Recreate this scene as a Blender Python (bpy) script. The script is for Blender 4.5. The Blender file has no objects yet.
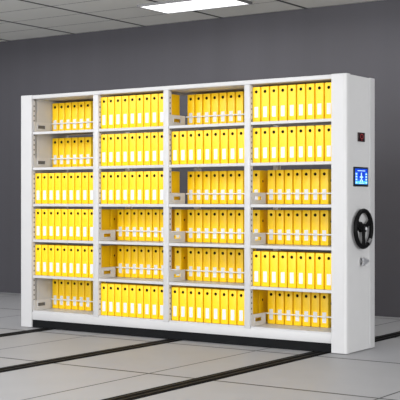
import bpy, bmesh, math
from mathutils import Vector, Matrix
# World frame = the cabinet's own frame: x runs right along the cabinet front, y runs back, z up.
# The origin is the floor point below the cabinet's front right corner. Metres.
SC = bpy.context.scene
COL = SC.collection

# ------------------------------------------------------------------ materials
def lin(c):
    return tuple((v/12.92 if v <= .04045 else ((v+.055)/1.055)**2.4) for v in [q/255 for q in c]) + (1,)

def mat(name, rgb, rough=.5, metal=0, bump=0, bscale=60, var=.0, vscale=8, emit=None, estr=0, spec=.5):
    m = bpy.data.materials.new(name); m.use_nodes = True
    nt = m.node_tree; b = nt.nodes['Principled BSDF']
    b.inputs['Roughness'].default_value = rough
    b.inputs['Metallic'].default_value = metal
    b.inputs['Specular IOR Level'].default_value = spec
    c = lin(rgb); b.inputs['Base Color'].default_value = c
    if emit:
        b.inputs['Emission Color'].default_value = lin(emit); b.inputs['Emission Strength'].default_value = estr
    if var or bump:
        tc = nt.nodes.new('ShaderNodeTexCoord')
        if var:
            n = nt.nodes.new('ShaderNodeTexNoise'); n.inputs['Scale'].default_value = vscale; n.inputs['Detail'].default_value = 4
            nt.links.new(tc.outputs['Object'], n.inputs['Vector'])
            r = nt.nodes.new('ShaderNodeValToRGB')
            r.color_ramp.elements[0].position = .3; r.color_ramp.elements[1].position = .7
            r.color_ramp.elements[0].color = tuple(v*(1-var) for v in c[:3]) + (1,)
            r.color_ramp.elements[1].color = tuple(min(1, v*(1+var)) for v in c[:3]) + (1,)
            nt.links.new(n.outputs['Fac'], r.inputs['Fac']); nt.links.new(r.outputs['Color'], b.inputs['Base Color'])
        if bump:
            n2 = nt.nodes.new('ShaderNodeTexNoise'); n2.inputs['Scale'].default_value = bscale
            nt.links.new(tc.outputs['Object'], n2.inputs['Vector'])
            bp = nt.nodes.new('ShaderNodeBump'); bp.inputs['Strength'].default_value = bump; bp.inputs['Distance'].default_value = .002
            nt.links.new(n2.outputs['Fac'], bp.inputs['Height']); nt.links.new(bp.outputs['Normal'], b.inputs['Normal'])
    return m

M = dict(
    white=mat('white_powder_coat', (192, 192, 194), .42, bump=.05, bscale=300, var=.01),
    grey=mat('warm_grey_powder_coat', (200, 199, 200), .5, var=.02),
    sheet=mat('blue_grey_steel', (112, 116, 132), .5, var=.04),
    end=mat('pale_grey_powder_coat', (200, 200, 201), .65, var=.01, spec=.25),
    slot=mat('grey_slot', (96, 94, 92), .7, var=.05),
    plinth=mat('black_plinth', (20, 21, 23), .7, var=.1, spec=.1),
    yellow=mat('yellow_binder_board', (255, 206, 8), .45, bump=.08, bscale=220, var=.03, vscale=14),
    label=mat('white_paper_label', (216, 218, 224), .6, var=.02),
    hole=mat('black_finger_hole', (16, 11, 8), .8, var=.1, spec=.1),
    brown=mat('brown_rivet', (96, 34, 8), .5, var=.1),
    rod=mat('white_rod', (222, 222, 224), .3, var=.01),
    black=mat('black_plastic', (7, 7, 8), .5, var=.1, spec=.12),
    chrome=mat('chrome', (225, 225, 228), .3, .6),
    bezel=mat('black_bezel', (8, 9, 18), .3, var=.1),
    maroon=mat('dark_maroon_glass', (32, 5, 8), .25, var=.1),
    redglow=mat('dim_red_ring', (60, 8, 10), .4, emit=(190, 40, 46), estr=.35),
    blue=mat('blue_display', (5, 40, 190), .3, emit=(14, 118, 228), estr=.7),
    navy=mat('deep_blue_display', (5, 20, 150), .3, emit=(10, 66, 205), estr=.7),
    cyan=mat('cyan_display', (90, 180, 240), .3, emit=(60, 180, 245), estr=.8),
    icon=mat('pale_icon', (210, 235, 255), .3, emit=(150, 210, 250), estr=.62),
    silver=mat('satin_silver', (205, 206, 210), .3, .6, var=.03),
    rail=mat('black_rail_channel', (12, 12, 13), .8, var=.12, spec=.05),
    bar=mat('dark_steel_bar', (30, 29, 28), .6, .0, var=.1, spec=.1),
    lamp=mat('lamp_diffuser', (255, 255, 255), .5, emit=(255, 255, 255), estr=2.0),
    alu=mat('brushed_aluminium', (150, 150, 152), .35, .8, var=.05),
)

def N(nt, t, **kw):
    n = nt.nodes.new(t)
    for k, v in kw.items(): setattr(n, k, v)
    return n
def mth(nt, op, a, b=None, c=None):
    n = N(nt, 'ShaderNodeMath', operation=op)
    for i, v in enumerate((a, b, c)):
        if v is None: continue
        if isinstance(v, (int, float)): n.inputs[i].default_value = v
        else: nt.links.new(v, n.inputs[i])
    return n.outputs[0]
def joint(nt, coord, start, pitch, width):          # 1 on a joint line, else 0
    t = mth(nt, 'DIVIDE', mth(nt, 'SUBTRACT', coord, start), pitch)
    t = mth(nt, 'FRACT', mth(nt, 'ADD', t, .5))
    t = mth(nt, 'ABSOLUTE', mth(nt, 'SUBTRACT', t, .5))
    return mth(nt, 'LESS_THAN', mth(nt, 'MULTIPLY', t, pitch), width/2)
def cell(nt, coord, start, pitch):
    return mth(nt, 'FLOOR', mth(nt, 'DIVIDE', mth(nt, 'SUBTRACT', coord, start), pitch))

def tiles(name, rgb, jrgb, x0, px, wx, y0, py, wy, rough, var, nscale=2.5, spec=.5):
    m = bpy.data.materials.new(name); m.use_nodes = True; nt = m.node_tree
    b = nt.nodes['Principled BSDF']; L = nt.links.new
    tc = N(nt, 'ShaderNodeTexCoord'); sp = N(nt, 'ShaderNodeSeparateXYZ'); L(tc.outputs['Object'], sp.inputs[0])
    X, Y = sp.outputs[0], sp.outputs[1]
    j = mth(nt, 'MAXIMUM', joint(nt, X, x0, px, wx), joint(nt, Y, y0, py, wy))
    n = N(nt, 'ShaderNodeTexNoise'); n.inputs['Scale'].default_value = nscale; n.inputs['Detail'].default_value = 6
    L(tc.outputs['Object'], n.inputs['Vector'])
    wn = N(nt, 'ShaderNodeTexWhiteNoise', noise_dimensions='2D')
    cb = N(nt, 'ShaderNodeCombineXYZ'); L(cell(nt, X, x0, px), cb.inputs[0]); L(cell(nt, Y, y0, py), cb.inputs[1])
    L(cb.outputs[0], wn.inputs['Vector'])
    f = mth(nt, 'ADD', mth(nt, 'MULTIPLY', n.outputs['Fac'], var), mth(nt, 'MULTIPLY', wn.outputs['Value'], var*.35))
    f = mth(nt, 'ADD', f, 1-var*.65)
    c = lin(rgb)
    mul = N(nt, 'ShaderNodeVectorMath', operation='SCALE'); mul.inputs[0].default_value = c[:3]; L(f, mul.inputs['Scale'])
    mx = N(nt, 'ShaderNodeMix', data_type='RGBA'); L(j, mx.inputs['Factor']); L(mul.outputs[0], mx.inputs['A'])
    mx.inputs['B'].default_value = lin(jrgb)
    L(mx.outputs['Result'], b.inputs['Base Color'])
    b.inputs['Roughness'].default_value = rough; b.inputs['Specular IOR Level'].default_value = spec
    bp = N(nt, 'ShaderNodeBump'); bp.inputs['Strength'].default_value = .3; bp.inputs['Distance'].default_value = .002; bp.invert = True
    L(j, bp.inputs['Height']); L(bp.outputs['Normal'], b.inputs['Normal'])
    return m

M['floor'] = tiles('floor_tiles', (149, 149, 152), (40, 42, 40), -.77, 1.914, .016, -1.785, 1.56, .03, .5, .12, spec=.3)
M['ceiling'] = tiles('ceiling_panels', (240, 240, 234), (60, 60, 60), -2.09, 1.2, .05, 3.05, .6, .012, .8, .06)
M['wall'] = mat('charcoal_wall', (76, 75, 81), .6, var=.04, vscale=1.2, spec=.3)
nt = M['wall'].node_tree                                            # faint vertical streaks in the paint
for n in nt.nodes:
    if n.type == 'TEX_NOISE':
        mp = nt.nodes.new('ShaderNodeMapping'); mp.inputs['Scale'].default_value = (3, 1, .06)
        tcn = [q for q in nt.nodes if q.type == 'TEX_COORD'][0]
        nt.links.new(tcn.outputs['Object'], mp.inputs['Vector']); nt.links.new(mp.outputs['Vector'], n.inputs['Vector'])

# ------------------------------------------------------------------ mesh building
class MB:
    def __init__(self): self.bm = bmesh.new(); self.slot = 0
    def _fin(self, geom_faces):
        for f in geom_faces: f.material_index = self.slot
    def box(self, x0, x1, y0, y1, z0, z1, bev=0, seg=2):
        before = set(self.bm.faces)
        r = bmesh.ops.create_cube(self.bm, size=1)
        vs = r['verts']
        for v in vs:
            v.co = Vector(((x0+x1)/2 + v.co.x*(x1-x0), (y0+y1)/2 + v.co.y*(y1-y0), (z0+z1)/2 + v.co.z*(z1-z0)))
        if bev:
            es = {e for v in vs for e in v.link_edges}
            bmesh.ops.bevel(self.bm, geom=list(es), offset=bev, segments=seg, affect='EDGES', profile=.5)
        self._fin(set(self.bm.faces) - before); return self
    def vround(self, x0, x1, y0, y1, z0, z1, rad, which, seg=5):     # box with chosen vertical corners rounded
        pts = []
        for (cx, cy, a0, key) in ((x0, y0, 180, 'a'), (x1, y0, 270, 'b'), (x1, y1, 0, 'c'), (x0, y1, 90, 'd')):
            if key in which:
                ox = cx + rad*(1 if cx == x0 else -1); oy = cy + rad*(1 if cy == y0 else -1)
                for k in range(seg+1):
                    a = math.radians(a0 + 90*k/seg); pts.append((ox + rad*math.cos(a), oy + rad*math.sin(a)))
            else: pts.append((cx, cy))
        return self.prism(pts, z0, z1, 'z')
    def prism(self, pts, a, b, axis):
        def P(p, h): return {'z': (p[0], p[1], h), 'y': (p[0], h, p[1]), 'x': (h, p[0], p[1])}[axis]
        before = set(self.bm.faces)
        lo = [self.bm.verts.new(P(p, a)) for p in pts]; hi = [self.bm.verts.new(P(p, b)) for p in pts]
        n = len(pts)
        fs = [self.bm.faces.new(lo), self.bm.faces.new(hi)]
        for i in range(n): fs.append(self.bm.faces.new((lo[i], lo[(i+1) % n], hi[(i+1) % n], hi[i])))
        self._fin(set(self.bm.faces) - before); return self
    def cyl(self, c, axis, r, h, seg=24, r2=None, bev=0):
        before = set(self.bm.faces)
        rot = {'z': Matrix(), 'y': Matrix.Rotation(math.pi/2, 4, 'X'), 'x': Matrix.Rotation(math.pi/2, 4, 'Y')}[axis]
        bmesh.ops.create_cone(self.bm, cap_ends=True, segments=seg, radius1=r, radius2=r if r2 is None else r2, depth=h,
                              matrix=Matrix.Translation(c) @ rot)
        self._fin(set(self.bm.faces) - before); return self
    def ball(self, c, r, sx=1):
        before = set(self.bm.faces)
        bmesh.ops.create_uvsphere(self.bm, u_segments=20, v_segments=12, radius=r, matrix=Matrix.Translation(c) @ Matrix.Diagonal((sx, 1, 1, 1)))
        self._fin(set(self.bm.faces) - before); return self
    def tube(self, path, rad, seg=12, closed=False, flat=1.0):       # rad: number or list; flat squashes it along x
        before = set(self.bm.faces); n = len(path); path = [Vector(p) for p in path]; rings = []
        for i, p in enumerate(path):
            a = path[i-1] if (i or closed) else path[0]; b = path[(i+1) % n] if (i < n-1 or closed) else path[-1]
            t = (b-a).normalized()
            u = Vector((1, 0, 0)); u = (u - t*u.dot(t))
            if u.length < 1e-4: u = Vector((0, 0, 1))
            u.normalize(); w = t.cross(u); rr = rad[i] if isinstance(rad, (list, tuple)) else rad
            rings.append([self.bm.verts.new(p + u*(rr*flat*math.cos(2*math.pi*k/seg)) + w*(rr*math.sin(2*math.pi*k/seg))) for k in range(seg)])
        for i in range(n if closed else n-1):
            A, B = rings[i], rings[(i+1) % n]
            for k in range(seg): self.bm.faces.new((A[k], A[(k+1) % seg], B[(k+1) % seg], B[k]))
        if not closed: self.bm.faces.new(rings[0]); self.bm.faces.new(rings[-1])
        self._fin(set(self.bm.faces) - before); return self
    def mesh(self, name, mats, smooth=True):
        bmesh.ops.recalc_face_normals(self.bm, faces=self.bm.faces[:])
        me = bpy.data.meshes.new(name); self.bm.to_mesh(me); self.bm.free()
        for m in (mats if isinstance(mats, (list, tuple)) else [mats]): me.materials.append(m)
        if smooth:
            for p in me.polygons: p.use_smooth = True
            me.set_sharp_from_angle(angle=math.radians(32))
        return me
    def build(self, name, mats, parent=None, smooth=True, label=None):
        return link(name, self.mesh(name, mats, smooth), parent, label)

def link(name, me, parent=None, label=None, loc=None):
    o = bpy.data.objects.new(name, me); COL.objects.link(o)
    if parent: o.parent = parent
    if label: o['label'] = label
    if loc: o.location = loc
    return o
def thing(name, label, cat, loc=(0, 0, 0), group=None, data=None):
    o = bpy.data.objects.new(name, data); COL.objects.link(o); o.location = loc
    o['label'] = label; o['category'] = cat
    if group: o['group'] = group
    return o
def struct(o): o['kind'] = 'structure'; return o

# ------------------------------------------------------------------ the setting
XA, XB, YA, YB, ZC = -14, 12, -12, 3.07, 3.58
struct(MB().box(XA, XB, YA, YB, -.15, 0).build('floor', M['floor'], smooth=False))
struct(MB().box(XA, XB, YB, YB+.2, -.15, ZC+.2).build('wall_back', M['wall'], smooth=False))
struct(MB().box(XA, XB, YA, YB, ZC, ZC+.2).build('ceiling', M['ceiling'], smooth=False))

# floor rails
def floor_rail(x, label):
    r = thing('floor_rail', label, 'rail', (x, 0, 0), 'rails across the tiled floor')
    MB().box(-.085, .085, -9.0, YB-.01, 0, .003).build('channel', M['rail'], r, smooth=False)
    for dx in (-.035, .035):
        MB().box(dx-.013, dx+.013, -9.0, YB-.01, .003, .007, .0015, 1).build('track_bar', M['bar'], r)
floor_rail(-3.40, "dark floor rail running out from under the cabinet's left end")
floor_rail(-1.81, 'dark floor rail running out from under the second bay from the left')
floor_rail(-.255, 'dark floor rail running out from under the rightmost bay and showing behind it')

# ------------------------------------------------------------------ cabinet
H = 2.40; DEP = .56
BAYS = [(-3.612, -2.800), (-2.735, -1.938), (-1.878, -1.031), (-.972, -.143)]
XL = -3.774
SHELF = [2.02, 1.652, 1.279, .911, .541, .178]                       # tops, from the highest tier down
cab = thing('mobile_shelving', 'long white double-sided mobile shelving cabinet with four bays, filled with yellow binders', 'cabinet')

def end_panel(x0, x1, outer):
    e = MB()
    ox = x1 if outer > 0 else x0
    a, b = (x0, x1-.006) if outer > 0 else (x0+.006, x1)
    e.box(a, b, .03, .4525, .006, H-.004)
    rc = ('b', 'c') if outer > 0 else ('a', 'd')
    e.vround(x0, x1, -.012, .06, .006, H, .024, rc[0])
    p = e.build('end_panel', M['end'] if outer > 0 else M['white'], cab)
    MB().vround(x0, x1, .452, DEP, .006, H, .024, rc[1]).build('corner_trim', M['white'], p)
    return p
pr = end_panel(-.143, 0, 1)
pl = end_panel(XL, BAYS[0][0], -1)
# the white front cover of the right end panel
MB().box(-.1425, -.022, -.0145, -.0115, .010, H-.004, .001, 1).build('front_cover', M['white'], pr)

MB().box(BAYS[0][0], BAYS[3][1], -.004, DEP-.008, 2.360, H-.002, .004).build('top_panel', M['white'], cab)
MB().box(BAYS[0][0], BAYS[3][1], -.004, DEP-.008, .084, .160, .004).build('bottom_beam', M['white'], cab)
MB().box(BAYS[0][0]+.001, BAYS[3][1]-.001, .004, DEP-.03, .006, .084).build('plinth', M['plinth'], cab, smooth=False)

# uprights between the bays: a front post and a rear post with open middle
for (a, b) in ((BAYS[0][1], BAYS[1][0]), (BAYS[1][1], BAYS[2][0]), (BAYS[2][1], BAYS[3][0])):
    for (y0, y1) in ((-.003, .045), (DEP-.055, DEP-.009)):
        MB().box(a, b, y0, y1, .160, 2.360, .003).build('upright_post', M['white'], cab)
# slotted strips on the left side of every bay
for (a, b) in BAYS:
    s = MB(); s.box(a+.0005, a+.003, .002, .044, .180, 2.346); s.slot = 1
    z = .23
    while z < 2.32:
        s.box(a+.003, a+.0036, .015, .031, z, z+.016); z += .05
    s.build('slotted_strip', [M['grey'], M['slot']], cab, smooth=False)
# shelves, one per bay and tier
for (a, b) in BAYS:
    for z in SHELF:
        s = MB(); t = .018
        s.box(a+.004, b-.001, .004, DEP-.02, z-.006, z)               # deck
        s.box(a+.004, b-.001, .002, .010, z-.026, z+.001, .002, 1)      # front lip
        s.box(a+.004, b-.001, DEP-.028, DEP-.020, z-.012, z+.001)
        s.build('shelf', M['white'], cab)
# guards of the set-back tiers: pierced plate along the left side, rod across the binders
SET = .296                                                          # how far the set-back binders stand behind the front
GUARD = {0: (0, 1, 5), 1: (3, 4), 2: (0, 2, 3, 4), 3: (2, 3, 5)}
for bi, tiers in GUARD.items():
    a, b = BAYS[bi]; x0, x1 = a+.005, a+.0075
    for t in tiers:
        z = SHELF[t]+.001; h = .106; y0, y1 = .014, .262
        wl, wr, wb, wt = .072, .186, z+.036, z+.074                   # window in the plate
        g = MB()
        g.box(x0, x1, y0, y1, z, wb); g.box(x0, x1, y0, y1, wt, z+h)
        g.box(x0, x1, y0, wl, wb, wt); g.box(x0, x1, wr, y1, wb, wt)
        g.box(x1, x1+.014, y0, y1, z, z+.0015)                         # foot folded over on the shelf
        gp = g.build('guard_plate', M['grey'], cab, smooth=False)
        if bi == 0: MB().box(x0-.004, x0, wl, wr, wb, wt).build('shade_backing', M['slot'], gp, smooth=False, label='dark backing standing in for shade in the window')  # dark sheet behind the window stands in for the shade there
        xr = x1+.001
        MB().tube([(xr, wl, wb), (xr, wr, wb), (xr, wr, wt), (xr, wl, wt)], .0032, 6, True).build('window_rim', M['grey'], gp)
        MB().tube([(x1, SET-.018, z+.098), (b-.002, SET-.018, z+.098)], .0062, 10).build('guard_rod', M['rod'], cab)

# ---- fittings on the right end panel (face x = 0, recessed face x = -.006)
fx = -.006
scr = MB().box(fx, .004, .126, .406, 1.436, 1.606, .004).build('control_screen', M['bezel'], cab, label='touch screen with a blue display')
d = MB(); X = .0043
d.box(X-.002, X, .146, .386, 1.456, 1.590)
def ui(slot, y0, y1, z0, z1): d.slot = slot; d.box(X-.001, X+.0003+.0003*slot, y0, y1, z0, z1)
ui(1, .150, .382, 1.562, 1.587)                                       # dark band at the top
ui(1, .205, .330, 1.500, 1.560)
ui(3, .190, .340, 1.570, 1.576)
ui(2, .150, .382, 1.458, 1.484)                                       # bright foot
for z in (1.545, 1.521, 1.497, 1.470):
    ui(3, .156, .184, z-.007, z+.007); ui(3, .348, .376, z-.007, z+.007)
ui(3, .257, .275, 1.490, 1.556); ui(3, .235, .297, 1.512, 1.524)      # figure in the middle
ui(3, .240, .256, 1.474, 1.494); ui(3, .276, .292, 1.474, 1.494)
ui(3, .215, .317, 1.461, 1.467)
d.build('display', [M['blue'], M['navy'], M['cyan'], M['icon']], scr, smooth=False)
sp = MB().box(fx, .006, .209, .334, 1.827, 1.906, .003).build('signal_panel', M['maroon'], cab, label='small dark red signal panel')
ring = [(.0062, .2715 + .026*math.cos(2*math.pi*k/28), 1.872 + .021*math.sin(2*math.pi*k/28)) for k in range(28)]
MB().tube(ring, .0028, 8, True).box(.006, .0068, .262, .281, 1.838, 1.843).build('indicator', M['redglow'], sp)

# hand wheel
wy, wz, wx = .256, 1.068, .030
W = lambda u, v, p=0: (wx+p, wy+u, wz+v)
wheel = MB().cyl((.010, wy, wz+.015), 'x', .030, .034).cyl((fx+.006, wy, wz+.015), 'x', .046, .012).build('hand_wheel', M['black'], cab, label='black three-spoke hand wheel')
MB().tube([W(.155*math.cos(2*math.pi*k/64), .157*math.sin(2*math.pi*k/64)) for k in range(64)], .0195, 14, True).build('rim', M['black'], wheel)
MB().tube([W(0, .02), W(0, -.03), W(0, -.08), W(0, -.15)], [.036, .027, .023, .028], 14, flat=.5).build('spoke', M['black'], wheel)
for sgn in (-1, 1):
    MB().tube([W(sgn*.01, .005), W(sgn*.06, .022), W(sgn*.105, .052), W(sgn*.143, .085)], [.033, .023, .021, .030], 14, flat=.5).build('spoke', M['black'], wheel)
MB().cyl(W(0, .006), 'x', .038, .030).build('hub', M['black'], wheel)
MB().cyl(W(.01, .004, .020), 'x', .013, .010).ball(W(.012, .0, .022), .014, .6).build('hub_cap', M['chrome'], wheel, label='chrome hub cap')
arc = [W(.156*math.cos(a), .157*math.sin(a), .004) for a in [math.radians(-58+4*k) for k in range(6)]]
MB().tube(arc, .0205, 12).build('rim_glint', M['alu'], wheel, label='glint on the rim, built as a metal band')  # bright metal piece stands in for a highlight on the rim

# lock handle
lk = MB().cyl((.000, .285, .782), 'x', .034, .012).cyl((.010, .285, .782), 'x', .020, .016).build('lock', M['alu'], cab, label='silver lock with a turning handle')
MB().prism([(.245, .818), (.256, .822), (.372, .787), (.372, .775), (.256, .742), (.245, .746), (.268, .782)], .016, .030, 'x').build('lock_handle', M['silver'], lk)

# ------------------------------------------------------------------ binders
BW, BD, BH = .0785, .240, .314
b_ = MB(); b_.box(-BW/2, BW/2, 0, BD, 0, BH, .004, 2); ME_BODY = b_.mesh('binder_cover', M['yellow'])
l_ = MB(); l_.box(-.0195, .0195, -.0007, .0005, .040, .136, .0003, 1); ME_LABEL = l_.mesh('spine_label', M['label'])
h_ = MB(); h_.cyl((0, -.0004, .271), 'y', .0118, .0016, 20); h_.slot = 1
h_.tube([(.0128*math.cos(2*math.pi*k/24), -.0008, .271 + .0128*math.sin(2*math.pi*k/24)) for k in range(24)], .0016, 6, True)
ME_HOLE = h_.mesh('finger_hole', [M['hole'], M['hole']])
e_ = MB(); e_.cyl((BW/2+.0003, .055, .212), 'x', .011, .0014, 16); ME_EYE = e_.mesh('rivet', M['brown'])

ORD = ['first', 'second', 'third', 'fourth', 'fifth', 'sixth', 'seventh', 'eighth', 'ninth']
TIER = ['top shelf', 'second shelf down', 'third shelf down', 'fourth shelf down', 'fifth shelf down', 'bottom shelf']
BAY = ['leftmost bay', 'second bay from left', 'third bay from left', 'rightmost bay']
FULL = [(-3.565, .0898), (-2.691, .0888), (-1.827, .0924), (-.926, .0917)]
VISIBLE = [6, 7, 7, 7]
proto = []
def place(x, y, z, label, group):
    if not proto:
        r = thing('binder', label, 'binder', (x, y, z), group)
        for nm, me in (('cover', ME_BODY), ('spine_label', ME_LABEL), ('finger_hole', ME_HOLE), ('rivet', ME_EYE)):
            link(nm, me, r)
        proto.append(r); return
    r = proto[0].copy(); COL.objects.link(r); r.location = (x, y, z); r['label'] = label; r['group'] = group
    for ch in proto[0].children:
        c = ch.copy(); COL.objects.link(c); c.parent = r
for bi in range(4):
    for t in range(6):
        z = SHELF[t] + .0015
        g = 'yellow binders on the %s of the %s' % (TIER[t], BAY[bi])
        x0, p = FULL[bi]
        if t in GUARD[bi]:
            xs = [x0 + p*i for i in range(VISIBLE[bi])]; y = SET; word = 'behind white rod, '
        else:
            xs = [x0 + p*i for i in range(9)]; y = .034; word = ''
        for i, x in enumerate(xs):
            place(x, y, z, 'yellow binder %s%s from left on %s, %s' % (word, ORD[i], TIER[t], BAY[bi]), g)

# last binder of a set-back tier, seen from the next bay through the open upright
for (bi, t) in ((1, 3), (1, 4), (2, 2), (2, 3)):
    x0, p = FULL[bi]
    place(x0 + p*8, SET, SHELF[t] + .0015, 'yellow binder with white label in left gap, %s, %s' % (TIER[t], BAY[bi+1]), 'yellow binders seen through the open uprights')
# binders of the other side, seen through the open uprights
for (bi, t, where) in ((0, 3, 'fourth shelf down'), (0, 4, 'fifth shelf down'), (2, 5, 'bottom shelf')):
    x0, p = FULL[bi]
    place(x0 + p*8, .290, SHELF[t] + .0015, 'rearmost yellow binder in the left gap, %s, %s' % (where, BAY[bi+1]), 'yellow binders in the rear row')

# ------------------------------------------------------------------ lamps and light
def ceiling_light(x, y, label):
    c = thing('ceiling_light', label, 'lamp', (x, y, ZC))
    f = MB()
    for (a, b, e, g) in ((-.6, .6, -.3, -.28), (-.6, .6, .28, .3), (-.6, -.58, -.28, .28), (.58, .6, -.28, .28)):
        f.box(a, b, e, g, -.03, -.001)
    f.build('frame', M['alu'], c, smooth=False)
    MB().box(-.578, .578, -.278, .278, -.022, -.006).build('diffuser', M['lamp'], c, smooth=False)
ceiling_light(-2.98, 2.02, 'white rectangular ceiling light panel near the charcoal wall')

def area(name, loc, target, sx, sy, power, col=(1, 1, 1)):
    l = bpy.data.lights.new(name, 'AREA'); l.shape = 'RECTANGLE'; l.size = sx; l.size_y = sy; l.energy = power; l.color = col
    o = bpy.data.objects.new(name, l); COL.objects.link(o); o.location = loc
    o.rotation_euler = (Vector(target)-Vector(loc)).to_track_quat('-Z', 'Y').to_euler()
    return o
area('overhead_fill', (-2.6, -3.2, 3.5), (-2.0, -1.6, 0), 8.0, 1.8, 270)  # unseen overhead lamp, added to light the floor and front rows
area('rear_fill', (-3.0, 1.75, 3.5), (-3.0, 1.6, 0), 9.0, .8, 75)  # unseen lamp, added to lift the wall, rear floor and shelf interiors
area('front_fill', (0, -11.0, 2.2), (0, 0, 1.2), 14.0, 3.2, 600)  # added frontal fill out of view, no actual shopfront
area('side_fill', (8.5, -3.0, 2.0), (0, .3, 1.2), 8.0, 3.0, 320)  # added fill to brighten the right end face, no actual window

w = bpy.data.worlds.new('World'); SC.world = w; w.use_nodes = True
bg = w.node_tree.nodes['Background']; bg.inputs[0].default_value = (.97, .98, 1, 1); bg.inputs[1].default_value = .6

# ------------------------------------------------------------------ camera
cam = bpy.data.cameras.new('camera'); cam.sensor_width = 36; cam.lens = 1130/400*36
co = bpy.data.objects.new('camera', cam); COL.objects.link(co)
co.location = (4.3959, -8.6600, 1.3185); co.rotation_euler = (math.pi/2, 0, .599075)
SC.camera = co
SC.view_settings.view_transform = 'Standard'; SC.view_settings.look = 'None'
SC.view_settings.exposure = .22; SC.view_settings.gamma = 1
